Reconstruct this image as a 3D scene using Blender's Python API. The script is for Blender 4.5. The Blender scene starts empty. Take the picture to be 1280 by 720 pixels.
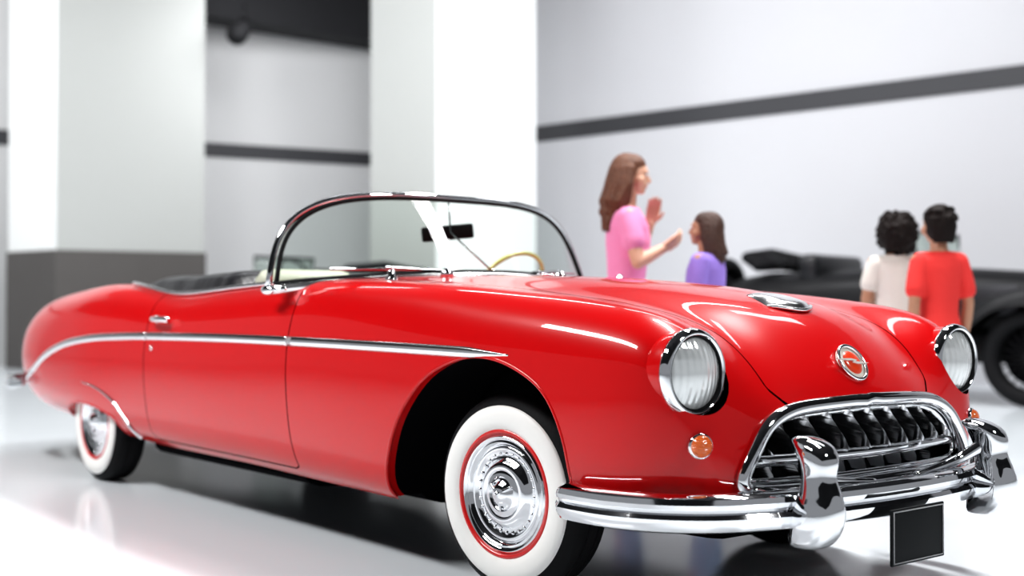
import bpy, math, random, bmesh
import numpy as np
from mathutils import Vector, Matrix
from mathutils.bvhtree import BVHTree
random.seed(4)
sc=bpy.context.scene
try:
    sc.view_settings.view_transform='Standard'
    sc.view_settings.look='Medium High Contrast'
except Exception: pass
COL=sc.collection
# ---------------------------------------------------------------- camera frame
TH=math.radians(39.3)
FW=Vector((-math.cos(TH),math.sin(TH),0)); RT=Vector((math.sin(TH),math.cos(TH),0))
CAM=Vector((2.833,-3.0,0.85)); FPX=1549.0
def wp(u,D,z=0):
    p=CAM+FW*D+RT*((u-640)/FPX*D); return Vector((p.x,p.y,z))
# ---------------------------------------------------------------- materials
def mat(name,col,rough=.5,metal=0,coat=0,coatr=.03,bump=0,bscale=40,var=0,vscale=5,spec=.5,wave=None):
    m=bpy.data.materials.new(name); m.use_nodes=True
    nt=m.node_tree; b=nt.nodes['Principled BSDF']
    b.inputs['Base Color'].default_value=(*col,1)
    b.inputs['Roughness'].default_value=rough; b.inputs['Metallic'].default_value=metal
    b.inputs['Coat Weight'].default_value=coat; b.inputs['Coat Roughness'].default_value=coatr
    b.inputs['Specular IOR Level'].default_value=spec
    tc=nt.nodes.new('ShaderNodeTexCoord')
    n=nt.nodes.new('ShaderNodeTexNoise'); n.inputs['Scale'].default_value=vscale
    nt.links.new(tc.outputs['Object'],n.inputs['Vector'])
    mr=nt.nodes.new('ShaderNodeMapRange')
    mr.inputs[3].default_value=1-max(var,.01); mr.inputs[4].default_value=1+max(var,.01)
    nt.links.new(n.outputs['Fac'],mr.inputs[0])
    mx=nt.nodes.new('ShaderNodeVectorMath'); mx.operation='SCALE'
    mx.inputs[0].default_value=col
    nt.links.new(mr.outputs[0],mx.inputs['Scale']); nt.links.new(mx.outputs[0],b.inputs['Base Color'])
    if bump:
        n2=nt.nodes.new('ShaderNodeTexNoise'); n2.inputs['Scale'].default_value=bscale
        nt.links.new(tc.outputs['Object'],n2.inputs['Vector'])
        bp=nt.nodes.new('ShaderNodeBump'); bp.inputs['Strength'].default_value=bump; bp.inputs['Distance'].default_value=.01
        nt.links.new(n2.outputs['Fac'],bp.inputs['Height']); nt.links.new(bp.outputs[0],b.inputs['Normal'])
    if wave:
        w=nt.nodes.new('ShaderNodeTexWave'); w.bands_direction=wave[0]; w.inputs['Scale'].default_value=wave[1]
        nt.links.new(tc.outputs['Object'],w.inputs['Vector'])
        bp=nt.nodes.new('ShaderNodeBump'); bp.inputs['Strength'].default_value=wave[2]; bp.inputs['Distance'].default_value=.01
        nt.links.new(w.outputs['Fac'],bp.inputs['Height']); nt.links.new(bp.outputs[0],b.inputs['Normal'])
    return m
RED=mat('red_paint',(.58,.003,.005),.30,0,.75,.02,spec=.12)
CHR=mat('chrome',(.86,.87,.89),.05,1)
CHRT=mat('chrome_trim',(.92,.92,.93),.18,1)
CHRD=mat('chrome_satin',(.55,.56,.58),.16,1)
BLK=mat('black_rubber',(.008,.008,.009),.7,bump=.1,bscale=80,spec=.2)
DARK=mat('dark_underside',(.003,.003,.004),.95,spec=.05)
BLKP=mat('black_paint',(.006,.006,.007),.55,0,.1,.2,spec=.25)
PLT=mat('plate_black',(.008,.009,.010),.6,spec=.2)
GRYP=mat('grey_paint',(.05,.055,.06),.3,0,1,.03)
WHT=mat('whitewall',(.88,.87,.84),.5)
REDR=mat('red_rim',(.62,.010,.010),.3,0,.6,.05)
AMB=mat('amber_lens',(.85,.16,.02),.12,0,1,.03,wave=('Z',60,.5))
LENS=mat('lamp_lens',(.80,.82,.82),.08,.30,1,.02,wave=('Y',16,.25))
CLOTH=mat('black_canvas',(.008,.008,.010),.35,bump=.3,bscale=25)
LEATH=mat('pale_leather',(.52,.54,.42),.5,bump=.2)
YEL=mat('cream_yellow_plastic',(.80,.80,.30),.3,0,.6)
EMR=mat('emblem_enamel',(.80,.06,.012),.3,0,.5,.05)
EMW=mat('emblem_cream',(.8,.74,.66),.3,0,.5,.05)
GREYM=mat('dark_metal',(.05,.05,.055),.35,.8)
def glass():
    m=bpy.data.materials.new('clear_glass'); m.use_nodes=True; nt=m.node_tree
    nt.nodes.remove(nt.nodes['Principled BSDF']); o=nt.nodes['Material Output']
    t=nt.nodes.new('ShaderNodeBsdfTransparent'); t.inputs[0].default_value=(.84,.89,.86,1)
    g=nt.nodes.new('ShaderNodeBsdfGlossy'); g.inputs['Roughness'].default_value=.01; g.inputs[0].default_value=(1,1,1,1)
    f=nt.nodes.new('ShaderNodeLayerWeight'); f.inputs[0].default_value=.5
    p=nt.nodes.new('ShaderNodeMath'); p.operation='POWER'; p.inputs[1].default_value=5; nt.links.new(f.outputs['Facing'],p.inputs[0])
    q=nt.nodes.new('ShaderNodeMath'); q.operation='MULTIPLY_ADD'; q.inputs[1].default_value=.2; q.inputs[2].default_value=.010; nt.links.new(p.outputs[0],q.inputs[0])
    x=nt.nodes.new('ShaderNodeMixShader'); nt.links.new(q.outputs[0],x.inputs[0]); nt.links.new(t.outputs[0],x.inputs[1]); nt.links.new(g.outputs[0],x.inputs[2])
    nt.links.new(x.outputs[0],o.inputs[0]); return m
GLS=glass()
# ---------------------------------------------------------------- mesh helpers
def mk(name,V,F,m,parent=None,smooth=True,normals=None,label=None,loc=None,ang=None):
    me=bpy.data.meshes.new(name); me.from_pydata([tuple(v) for v in V],[],F); me.update()
    me.materials.append(m)
    if smooth:
        me.polygons.foreach_set('use_smooth',[True]*len(me.polygons))
        if ang and normals is None:
            try: me.set_sharp_from_angle(angle=math.radians(ang))
            except Exception: pass
    if normals is not None: me.normals_split_custom_set_from_vertices([tuple(n) for n in normals])
    ob=bpy.data.objects.new(name,me); COL.objects.link(ob)
    if parent: ob.parent=parent
    if loc is not None: ob.location=loc
    if label: ob['label']=label
    return ob
def empty(name,loc,label,cat,yaw=0):
    e=bpy.data.objects.new(name,None); COL.objects.link(e); e.location=loc; e.rotation_euler=(0,0,yaw)
    e.empty_display_size=.2
    e['label']=label; e['category']=cat; return e
def join(*gs):
    V=[];F=[]
    for v,f in gs:
        o=len(V); V+= [Vector(p) for p in v]; F+=[[i+o for i in q] for q in f]
    return V,F
def xf(g,M): return [M@Vector(p) for p in g[0]],g[1]
def lathe(prof,n=40,M=None,close=False):
    V=[];F=[];k=len(prof)
    for i in range(n):
        a=2*math.pi*i/n
        for h,r in prof: V.append(Vector((r*math.cos(a),r*math.sin(a),h)))
    for i in range(n):
        j=(i+1)%n
        for t in range(k if close else k-1):
            t2=(t+1)%k
            F.append([i*k+t,j*k+t,j*k+t2,i*k+t2])
    if M: V=[M@v for v in V]
    return V,F
def tube(P,r,n=10,closed=False,caps=True):
    P=[Vector(p) for p in P]; N=len(P)
    rs=r if isinstance(r,(list,tuple)) else [r]*N
    V=[];F=[];up=None
    for i,p in enumerate(P):
        if closed: t=(P[(i+1)%N]-P[i-1])
        else: t=P[min(i+1,N-1)]-P[max(i-1,0)]
        t.normalize()
        if up is None:
            up=Vector((0,0,1)) if abs(t.z)<.9 else Vector((1,0,0))
        s=t.cross(up); s.normalize(); up=s.cross(t); up.normalize()
        for k in range(n):
            a=2*math.pi*k/n; V.append(p+(s*math.cos(a)+up*math.sin(a))*rs[i])
    M=N if closed else N-1
    for i in range(M):
        j=(i+1)%N
        for k in range(n):
            l=(k+1)%n; F.append([i*n+k,i*n+l,j*n+l,j*n+k])
    if caps and not closed:
        F.append([k for k in range(n)][::-1]); F.append([(N-1)*n+k for k in range(n)])
    return V,F
def sweepz(P,prof,scale=None):
    P=[Vector(p) for p in P];N=len(P);n=len(prof);V=[];F=[]
    for i,p in enumerate(P):
        t=P[min(i+1,N-1)]-P[max(i-1,0)]; t.z=0; t.normalize()
        o=Vector((t.y,-t.x,0)); s=scale[i] if scale else 1
        for a,b in prof: V.append(p+o*a*s+Vector((0,0,b*s)))
    for i in range(N-1):
        for k in range(n):
            l=(k+1)%n; F.append([i*n+k,(i+1)*n+k,(i+1)*n+l,i*n+l])
    F.append(list(range(n))); F.append([(N-1)*n+k for k in range(n)][::-1])
    return V,F
def cr(P,per=8,closed=False):
    P=[Vector(p) for p in P];N=len(P);out=[]
    for i in range(N if closed else N-1):
        if closed: a,b,c,d=P[i-1],P[i],P[(i+1)%N],P[(i+2)%N]
        else: a,b,c,d=P[max(i-1,0)],P[i],P[i+1],P[min(i+2,N-1)]
        for k in range(per):
            t=k/per
            out.append(.5*((2*b)+(c-a)*t+(2*a-5*b+4*c-d)*t*t+(3*b-a-3*c+d)*t**3))
    if not closed: out.append(P[-1])
    return out
def box(c,s,M=None,bev=0):
    x,y,z=s[0]/2,s[1]/2,s[2]/2
    if bev:
        b=min(bev,x,y,z)
        bm=bmesh.new(); bmesh.ops.create_cube(bm,size=1)
        for v in bm.verts: v.co=Vector((v.co.x*s[0],v.co.y*s[1],v.co.z*s[2]))
        bmesh.ops.bevel(bm,geom=list(bm.edges),offset=b,segments=3,affect='EDGES',profile=.5)
        bm.verts.ensure_lookup_table(); bm.verts.index_update()
        V=[v.co.copy()+Vector(c) for v in bm.verts]; F=[[v.index for v in f.verts] for f in bm.faces]; bm.free()
    else:
        V=[Vector(c)+Vector((a*x,b_*y,d*z)) for a in(-1,1) for b_ in(-1,1) for d in(-1,1)]
        F=[[0,1,3,2],[4,6,7,5],[0,4,5,1],[2,3,7,6],[0,2,6,4],[1,5,7,3]]
    if M: V=[M@v for v in V]
    return V,F
def ell(c,r,n=16,M=None):
    V=[];F=[];m=n//2
    V.append(Vector((0,0,r[2])))
    for i in range(1,m):
        a=math.pi*i/m
        for k in range(n):
            b=2*math.pi*k/n; V.append(Vector((r[0]*math.sin(a)*math.cos(b),r[1]*math.sin(a)*math.sin(b),r[2]*math.cos(a))))
    V.append(Vector((0,0,-r[2])))
    for k in range(n): F.append([0,1+k,1+(k+1)%n])
    for i in range(m-2):
        for k in range(n):
            l=(k+1)%n; F.append([1+i*n+k,1+(i+1)*n+k,1+(i+1)*n+l,1+i*n+l])
    o=1+(m-2)*n
    for k in range(n): F.append([o+k,len(V)-1,o+(k+1)%n])
    if M: V=[M@v for v in V]
    return [v+Vector(c) for v in V],F
def caps(P,rs,n=12):
    gs=[]
    for i in range(len(P)-1):
        gs.append(tube([P[i],P[i+1]],[rs[i],rs[i+1]],n))
    for p,r in zip(P,rs): gs.append(ell(p,(r,r,r),n))
    return join(*gs)
def loftz(rings,n=28,e=2.0):
    V=[];F=[]
    for cx,cy,z,rx,ry in rings:
        for k in range(n):
            a=2*math.pi*k/n; c,s=math.cos(a),math.sin(a)
            V.append(Vector((cx+rx*math.copysign(abs(c)**(2/e),c),cy+ry*math.copysign(abs(s)**(2/e),s),z)))
    for i in range(len(rings)-1):
        for k in range(n):
            l=(k+1)%n; F.append([i*n+k,i*n+l,(i+1)*n+l,(i+1)*n+k])
    F.append(list(range(n))[::-1]); F.append([(len(rings)-1)*n+k for k in range(n)])
    return V,F
def loftx(st,n=32,e=3.0):
    V=[];F=[]
    for x,hw,z0,z1 in st:
        zc=(z0+z1)/2;hz=(z1-z0)/2
        for k in range(n):
            a=2*math.pi*k/n; c,s=math.cos(a),math.sin(a)
            V.append(Vector((x,hw*math.copysign(abs(c)**(2/e),c),zc+hz*math.copysign(abs(s)**(2/e),s))))
    for i in range(len(st)-1):
        for k in range(n):
            l=(k+1)%n; F.append([i*n+k,(i+1)*n+k,(i+1)*n+l,i*n+l])
    F.append(list(range(n))); F.append([(len(st)-1)*n+k for k in range(n)][::-1])
    return V,F
def axisM(c,nrm,up=(0,0,1)):
    z=Vector(nrm).normalized(); x=Vector(up).cross(z); x.normalize(); y=z.cross(x)
    return Matrix(((x.x,y.x,z.x,c[0]),(x.y,y.y,z.y,c[1]),(x.z,y.z,z.z,c[2]),(0,0,0,1)))
# ---------------------------------------------------------------- body surface
def sx(x): return x if x>-3.6 else -3.6+(x+3.6)*1.25
rows=[
 [(.80,0,.33),(.795,.2,.33),(.775,.38,.33),(.745,.48,.33),(.735,.50,.33),(.725,.52,.33),(.715,.53,.33),(.705,.53,.33),(.69,.52,.315),(.67,.50,.30)],
 [(.79,0,.46),(.785,.2,.46),(.765,.38,.46),(.740,.50,.46),(.73,.55,.455),(.722,.58,.45),(.715,.605,.43),(.705,.61,.39),(.68,.595,.335),(.66,.55,.30)],
 [(.765,0,.60),(.76,.2,.595),(.735,.38,.59),(.705,.54,.60),(.70,.60,.59),(.693,.635,.57),(.687,.652,.53),(.680,.652,.44),(.66,.635,.345),(.64,.58,.30)],
 [(.71,0,.68),(.705,.2,.67),(.68,.38,.655),(.668,.56,.705),(.662,.65,.690),(.655,.690,.65),(.650,.700,.58),(.645,.695,.46),(.62,.675,.35),(.60,.62,.30)],
 [(.62,0,.775),(.62,.2,.757),(.615,.38,.732),(.618,.59,.790),(.612,.685,.755),(.605,.722,.69),(.598,.730,.60),(.590,.728,.46),(.56,.71,.345),(.54,.66,.30)],
 [(.50,0,.855),(.50,.2,.843),(.50,.40,.797),(.50,.60,.845),(.50,.70,.80),(.49,.748,.72),(.48,.760,.60),(.47,.757,.46),(.45,.738,.345),(.44,.69,.30)],
 [(.30,0,.900),(.30,.2,.89),(.30,.42,.846),(.30,.61,.874),(.30,.70,.828),(.30,.752,.74),(.30,.768,.60),(.30,.766,.46),(.30,.745,.345),(.30,.70,.30)],
 [(0,0,.935),(0,.2,.928),(0,.44,.885),(0,.61,.903),(0,.70,.858),(0,.754,.77),(0,.775,.62),(0,.77,.47),(0,.75,.31),(0,.70,.26)],
 [(-.5,0,.963),(-.5,.22,.956),(-.5,.46,.930),(-.5,.64,.932),(-.5,.718,.888),(-.5,.757,.79),(-.5,.777,.62),(-.5,.772,.45),(-.5,.75,.265),(-.5,.69,.215)],
 [(-1.1,0,.975),(-1.1,.24,.972),(-1.1,.48,.960),(-1.1,.67,.945),(-1.1,.735,.90),(-1.1,.762,.80),(-1.1,.777,.62),(-1.1,.767,.43),(-1.1,.738,.27),(-1.1,.68,.22)],
 [(-1.7,0,.96),(-1.7,.24,.957),(-1.7,.48,.95),(-1.7,.66,.935),(-1.7,.725,.885),(-1.7,.758,.78),(-1.7,.775,.60),(-1.7,.765,.43),(-1.7,.735,.28),(-1.7,.68,.23)],
 [(-2.3,0,.94),(-2.3,.24,.94),(-2.3,.48,.935),(-2.3,.64,.915),(-2.3,.715,.87),(-2.3,.755,.77),(-2.3,.775,.60),(-2.3,.765,.43),(-2.3,.735,.28),(-2.3,.68,.23)],
 [(-2.75,0,.935),(-2.75,.24,.935),(-2.75,.46,.935),(-2.75,.61,.950),(-2.75,.705,.905),(-2.75,.76,.79),(-2.75,.78,.60),(-2.75,.77,.43),(-2.75,.735,.28),(-2.75,.68,.24)],
 [(-3.2,0,.925),(-3.2,.24,.925),(-3.2,.45,.930),(-3.2,.60,.970),(-3.2,.705,.925),(-3.2,.765,.80),(-3.2,.79,.61),(-3.2,.785,.44),(-3.2,.755,.31),(-3.2,.70,.27)],
 [(-3.6,0,.89),(-3.6,.24,.89),(-3.6,.44,.90),(-3.6,.60,.945),(-3.6,.70,.900),(-3.6,.757,.79),(-3.6,.78,.60),(-3.6,.775,.45),(-3.6,.74,.33),(-3.6,.68,.29)],
 [(-3.95,0,.835),(-3.95,.22,.835),(-3.95,.42,.85),(-3.95,.590,.900),(-3.94,.685,.858),(-3.93,.738,.75),(-3.92,.76,.59),(-3.91,.75,.45),(-3.9,.715,.34),(-3.88,.655,.30)],
 [(-4.22,0,.75),(-4.22,.2,.75),(-4.21,.40,.765),(-4.18,.57,.825),(-4.17,.655,.785),(-4.15,.705,.71),(-4.14,.725,.58),(-4.12,.715,.46),(-4.08,.68,.36),(-4.04,.62,.32)],
 [(-4.42,0,.64),(-4.42,.2,.64),(-4.40,.4,.65),(-4.36,.53,.705),(-4.34,.60,.685),(-4.31,.64,.63),(-4.29,.66,.55),(-4.27,.655,.46),(-4.23,.63,.38),(-4.18,.58,.33)],
 [(-4.51,0,.5),(-4.51,.2,.5),(-4.49,.37,.5),(-4.46,.48,.54),(-4.44,.53,.53),(-4.42,.56,.51),(-4.40,.58,.48),(-4.38,.58,.44),(-4.35,.56,.39),(-4.30,.52,.35)],
 [(-4.53,0,.36),(-4.53,.2,.36),(-4.51,.35,.36),(-4.48,.44,.36),(-4.46,.48,.36),(-4.44,.51,.36),(-4.42,.53,.36),(-4.40,.53,.36),(-4.38,.52,.355),(-4.32,.49,.35)],
]
A=np.array(rows)
A[:,:,0]=np.vectorize(sx)(A[:,:,0])
L=A[:,::-1,:].copy(); L[:,:,1]*=-1
NET=np.concatenate([L,A[:,1:,:]],axis=1)
def pchip(t,Y,tn):
    h=np.diff(t); d=np.diff(Y,axis=0)/h[:,None]
    m=np.zeros_like(Y)
    for i in range(1,len(t)-1):
        w1=2*h[i]+h[i-1]; w2=h[i]+2*h[i-1]
        ok=(d[i-1]*d[i])>0
        with np.errstate(divide='ignore',invalid='ignore'):
            v=(w1+w2)/(w1/d[i-1]+w2/d[i])
        m[i]=np.where(ok,v,0)
    m[0]=d[0];m[-1]=d[-1]
    out=[]
    for x in tn:
        i=min(max(np.searchsorted(t,x)-1,0),len(t)-2); s=(x-t[i])/h[i]
        out.append((2*s**3-3*s**2+1)*Y[i]+(s**3-2*s**2+s)*h[i]*m[i]+(-2*s**3+3*s**2)*Y[i+1]+(s**3-s**2)*h[i]*m[i+1])
    return np.array(out)
def resample(N3,axis,num,power=.75):
    X=np.moveaxis(N3,axis,0)
    d=np.linalg.norm(np.diff(X,axis=0),axis=2).mean(axis=1)
    t=np.concatenate([[0],np.cumsum(d)])
    tt=np.concatenate([[0],np.cumsum(d**power)])
    tn=np.interp(np.linspace(0,tt[-1],num),tt,t)
    Y=X.reshape(X.shape[0],-1)
    O=pchip(t,Y,tn).reshape(num,*X.shape[1:])
    return np.moveaxis(O,0,axis)
def bspl(N3,axis,per):
    X=np.moveaxis(N3,axis,0)
    X=np.concatenate([[2*X[0]-X[1]],X,[2*X[-1]-X[-2]]])
    out=[];n=len(X)-3
    for i in range(n):
        for k in range(per):
            s=k/per
            out.append(((1-s)**3*X[i]+(3*s**3-6*s**2+4)*X[i+1]+(-3*s**3+3*s**2+3*s+1)*X[i+2]+s**3*X[i+3])/6)
    out.append((X[-3]+4*X[-2]+X[-1])/6)
    return np.moveaxis(np.array(out),0,axis)
G=resample(NET,0,46); G=resample(G,1,41)
G=bspl(G,0,5); G=bspl(G,1,4)
nr,nc=G.shape[:2]
dR=np.gradient(G,axis=0); dC=np.gradient(G,axis=1)
NN=np.cross(dR,dC); NN/=np.linalg.norm(NN,axis=2)[:,:,None]+1e-12
mid=nr//2
if NN[mid,nc//2,2]<0: NN=-NN
BV=G.reshape(-1,3); BN=NN.reshape(-1,3)
BF=[]
for i in range(nr-1):
    for j in range(nc-1):
        BF.append([i*nc+j,i*nc+j+1,(i+1)*nc+j+1,(i+1)*nc+j])
q=BF[(mid)*(nc-1)+nc//2]; a,b,c=[Vector(BV[k]) for k in q[:3]]
if (b-a).cross(c-a).z<0: BF=[f[::-1] for f in BF]
BVH=BVHTree.FromPolygons([Vector(v) for v in BV],BF)
def ray(o,d):
    h=BVH.ray_cast(Vector(o),Vector(d)); return h[0],(h[1] if h[1] is None or h[1].dot(Vector(d))<0 else -h[1])
def sdpoly(P,poly):
    P=np.asarray(P,float); poly=np.asarray(poly,float)
    d=np.full(len(P),1e9); ins=np.zeros(len(P),bool)
    for i in range(len(poly)):
        a=poly[i-1];b=poly[i];e=b-a;w=P-a
        t=np.clip((w@e)/(e@e+1e-12),0,1)
        dd=np.linalg.norm(w-t[:,None]*e,axis=1); d=np.minimum(d,dd)
        cnd=((a[1]>P[:,1])!=(b[1]>P[:,1]))
        with np.errstate(divide='ignore',invalid='ignore'):
            xx=(b[0]-a[0])*(P[:,1]-a[1])/(b[1]-a[1])+a[0]
        ins^=cnd&(P[:,0]<xx)
    return np.where(ins,-d,d)
def clip(V,N,F,f):
    f=np.asarray(f); nV=[];nN=[];idx={};ec={};out=[]
    def g(i):
        if i not in idx: idx[i]=len(nV); nV.append(V[i]); nN.append(N[i])
        return idx[i]
    def e(i,j):
        k=(i,j) if i<j else (j,i)
        if k not in ec:
            i,j=k; t=f[i]/(f[i]-f[j]); ec[k]=len(nV)
            nV.append(V[i]*(1-t)+V[j]*t); n=N[i]*(1-t)+N[j]*t; nN.append(n/(np.linalg.norm(n)+1e-12))
        return ec[k]
    for q in F:
        s=[f[i]>=0 for i in q]
        if all(s): out.append([g(i) for i in q]); continue
        if not any(s): continue
        p=[]
        for a in range(len(q)):
            i,j=q[a],q[(a+1)%len(q)]
            if s[a]: p.append(g(i))
            if s[a]!=s[(a+1)%len(q)]: p.append(e(i,j))
        if len(p)>=3: out.append(p)
    return np.array(nV),np.array(nN),out
def smoothpoly(P,per=6,closed=True): return [(v.x,v.y) for v in cr([(a,b,0) for a,b in P],per,closed)]
arch_open=[(-.58,.10),(-.575,.215),(-.540,.36),(-.462,.502),(-.330,.623),(-.180,.688),(-.04,.705),(.105,.680),(.235,.618),(.310,.512),(.338,.38),(.34,.10)]
ARCHF=smoothpoly(arch_open,8,False)+[(.34,0),(-.58,0)]
rear_open=[(-3.58,.12),(-3.56,.26),(-3.46,.345),(-3.30,.380),(-3.13,.38),(-2.97,.355),(-2.84,.30),(-2.76,.12)]
ARCHR=smoothpoly(rear_open,8,False)
COCK=smoothpoly([(-1.16,0),(-1.19,.3),(-1.30,.56),(-1.42,.655),(-1.8,.665),(-2.3,.645),(-2.52,.58),(-2.58,.3),(-2.59,0),(-2.58,-.3),(-2.52,-.58),(-2.3,-.645),(-1.8,-.665),(-1.42,-.655),(-1.30,-.56),(-1.19,-.3)],6)
HOOD=[(-.80,0),(-.80,.3),(-.78,.46),(-.5,.455),(0,.44),(.3,.42),(.5,.405),(.62,.39),(.70,.375),(.735,.33),(.752,.2),(.757,0)]
HOOD=HOOD+[(a,-b) for a,b in HOOD[::-1][1:-1]]
TRK=smoothpoly([(-3.25,.40),(-3.25,-.40),(-3.9,-.40),(-4.35,-.36),(-4.5,-.2),(-4.5,.2),(-4.35,.36),(-3.9,.40)],4)
DOOR=smoothpoly([(-2.47,.30),(-2.475,.6),(-2.47,1.1)],6,False)+smoothpoly([(-1.13,1.1),(-1.155,.9),(-1.185,.72),(-1.185,.45),(-1.165,.27)],6,False)+[(-1.2,.258),(-2.44,.262)]
gr_half=[(0,.590),(.25,.583),(.36,.566),(.43,.532),(.478,.478),(.515,.42),(.51,.385),(.45,.370),(0,.368)]
GRP=[(v.x,v.y) for v in cr([(a,b,0) for a,b in gr_half],5,False)]
GRILLE=GRP+[(-a,b) for a,b in GRP[::-1][1:-1]]
HLX,HLY,HLZ=.650,.616,.680
def F_arch(V): return np.minimum(sdpoly(V[:,[0,2]],ARCHF),sdpoly(V[:,[0,2]],ARCHR))
def F_gr(V): return np.where(V[:,0]>.55,sdpoly(V[:,[1,2]],GRILLE),1.0)
def F_hl(V):
    d=np.minimum(np.hypot(V[:,1]-HLY,V[:,2]-HLZ),np.hypot(V[:,1]+HLY,V[:,2]-HLZ))-.106
    return np.maximum(d,(.60-V[:,0]))
def F_ck(V): return sdpoly(V[:,[0,1]],COCK)
car=empty('convertible_car',(0,0,0),'glossy red vintage convertible with chrome bumpers and whitewall tyres','car')
V,N,F=BV,BN,BF
V,N,F=clip(V,N,F,F_arch(V)); V,N,F=clip(V,N,F,F_gr(V)); V,N,F=clip(V,N,F,F_ck(V)); V,N,F=clip(V,N,F,F_hl(V))
lin=V-N*.012
mk('inner_panel',lin,F,DARK,car)
def F_door(V): return np.maximum(sdpoly(V[:,[0,2]],DOOR),.60-np.abs(V[:,1]))
fd=F_door(V)
Vd,Nd,Fd=clip(V,N,F,-fd-.003)
V,N,F=clip(V,N,F,fd-.003)
fh=sdpoly(V[:,[0,1]],HOOD)
Vh,Nh,Fh=clip(V,N,F,-fh-.0025); V,N,F=clip(V,N,F,fh-.0025)
ft=np.where(V[:,2]>.5,sdpoly(V[:,[0,1]],TRK),1)
Vt,Nt,Ft=clip(V,N,F,-ft-.0025); V,N,F=clip(V,N,F,ft-.0025)
mk('body_shell',V,F,RED,car,normals=N)
hood=mk('hood',Vh,Fh,RED,car,normals=Nh)
mk('trunk_lid',Vt,Ft,RED,car,normals=Nt)
doors={}
for s in(-1,1):
    Fs=[f for f in Fd if Vd[f[0],1]*s>0]; used=sorted({i for f in Fs for i in f}); mp={k:i for i,k in enumerate(used)}
    doors[s]=mk('door',Vd[used],[[mp[i] for i in f] for f in Fs],RED,car,normals=Nd[used])
for s in(-1,1):
    for poly in(smoothpoly(arch_open,10,False),smoothpoly(rear_open,10,False)):
        pts=[]
        for x,z in poly:
            if z<.21: continue
            p,n=ray((x,s*3,z),(0,-s,0))
            if p is not None and abs(p.y)>.5: pts.append(p)
        Vf=[];Ff=[]
        for p in pts: Vf+= [p+Vector((0,s*.001,0)),p-Vector((0,s*.015,0)),p-Vector((0,s*.035,0))]
        for i in range(len(pts)-1):
            for k in(0,1): Ff.append([i*3+k,i*3+3+k,i*3+4+k,i*3+1+k])
        g=join((Vf,Ff),tube([p-Vector((0,s*.004,0)) for p in pts],.007,8))
        mk('wheel_arch_lip',*g,RED,car)
        Vf=[];Ff=[]
        for p in pts: Vf+= [p-Vector((0,s*.035,0)),p-Vector((0,s*.30,0))]
        for i in range(len(pts)-1): Ff.append([i*2,i*2+2,i*2+3,i*2+1])
        mk('inner_fender',Vf,Ff,DARK,car)
g=join(loftx([(-4.55,.30,.30,.50),(-4.2,.42,.27,.62),(-3.62,.50,.22,.80),(-3.0,.50,.18,.80),(-2.62,.50,.16,.80)],24,6),
       loftx([(-2.62,.66,.16,.42),(-1.25,.66,.16,.42)],24,6),
       loftx([(-1.25,.60,.16,.86),(-.64,.60,.16,.86)],24,6),loftx([(-.64,.44,.16,.80),(.45,.42,.18,.78),(.60,.30,.24,.60)],24,6),
       box((.665,0,.47),(.02,1.03,.26)),
       tube([(0,-.6,.29),(0,.6,.29)],.03),tube([(-3.17,-.6,.29),(-3.17,.6,.29)],.03))
mk('chassis',*g,DARK,car,ang=40)
ck=[]
for x,y in COCK:
    p,n=ray((x,y,2),(0,0,-1)); ck.append(p+Vector((0,0,.002)))
mk('cockpit_trim',*tube(ck,.011,8,closed=True),CHRD,car)
Vf=[];Ff=[];n_=len(ck)
for p in ck: Vf+=[p,Vector((p.x,p.y,.40))]
for i in range(n_):
    j=(i+1)%n_; Ff.append([2*i,2*j,2*j+1,2*i+1])
mk('cockpit_lining',Vf,Ff,mat('red_leather',(.22,.012,.012),.55,bump=.2),car)
g=box((-1.30,0,.86),(.12,1.12,.12),bev=.04); dsh=mk('dashboard',*g,RED,car,ang=50)
for y in(.30,.42,.54): 
    M=axisM((-1.362,y,.865),(-1,0,0)); mk('gauge',*lathe([(0,.0),(.004,.03),(.008,.038),(.0,.042)],24,M),CHR,dsh)
sn=Vector((-.80,0,.6)).normalized(); Msw=axisM((-1.43,.475,.950),sn)
g=lathe([(math.sin(a)*.010,.170+math.cos(a)*.010) for a in [2*math.pi*k/10 for k in range(10)]],48,Msw,close=True)
sw=mk('steering_wheel',*g,YEL,car)
for k in range(3):
    a=math.pi/2+k*2*math.pi/3+math.pi; mk('steering_spoke',*tube([Msw@Vector((0,0,-.015)),Msw@Vector((math.cos(a)*.165,math.sin(a)*.165,0))],.006,8),CHR,sw)
mk('steering_column',*join(tube([Msw@Vector((0,0,-.28)),Msw@Vector((0,0,-.01))],.018,12),lathe([(.012,0),(.01,.02),(-.005,.034),(-.03,.03)],24,Msw)),YEL,sw)
for y in(-.31,.31):
    st_=mk('seat',*box((-1.68,y,.56),(.5,.52,.2),bev=.07),LEATH,car,ang=60,label='pale leather bucket seat')
    M=Matrix.Translation((-1.82,y,.755))@Matrix.Rotation(-.2,4,'Y')
    mk('backrest',*box((0,0,0),(.13,.46,.52),M,bev=.06),LEATH,st_,ang=60)
Vs=[];Fs=[];nx,ny=40,40
for i in range(nx+1):
    for j in range(ny+1):
        a=i/nx;b=j/ny*2-1
        x=-1.90-a*1.04-.06*(1-b*b)*(a-.3); y=b*(.676-.06*a*a)
        edge=(1-abs(b)**10)*(1-abs(2*a-1)**10)
        z=.920+.090*edge**.5+.004*math.sin(a*26)*edge+.006*math.sin(a*9+1)*edge -.02*a
        Vs.append((x,y,z))
for i in range(nx):
    for j in range(ny): Fs.append([i*(ny+1)+j,(i+1)*(ny+1)+j,(i+1)*(ny+1)+j+1,i*(ny+1)+j+1])
top=mk('folded_soft_top',Vs,Fs,CLOTH,car,label='black folded canvas soft top')
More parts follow.
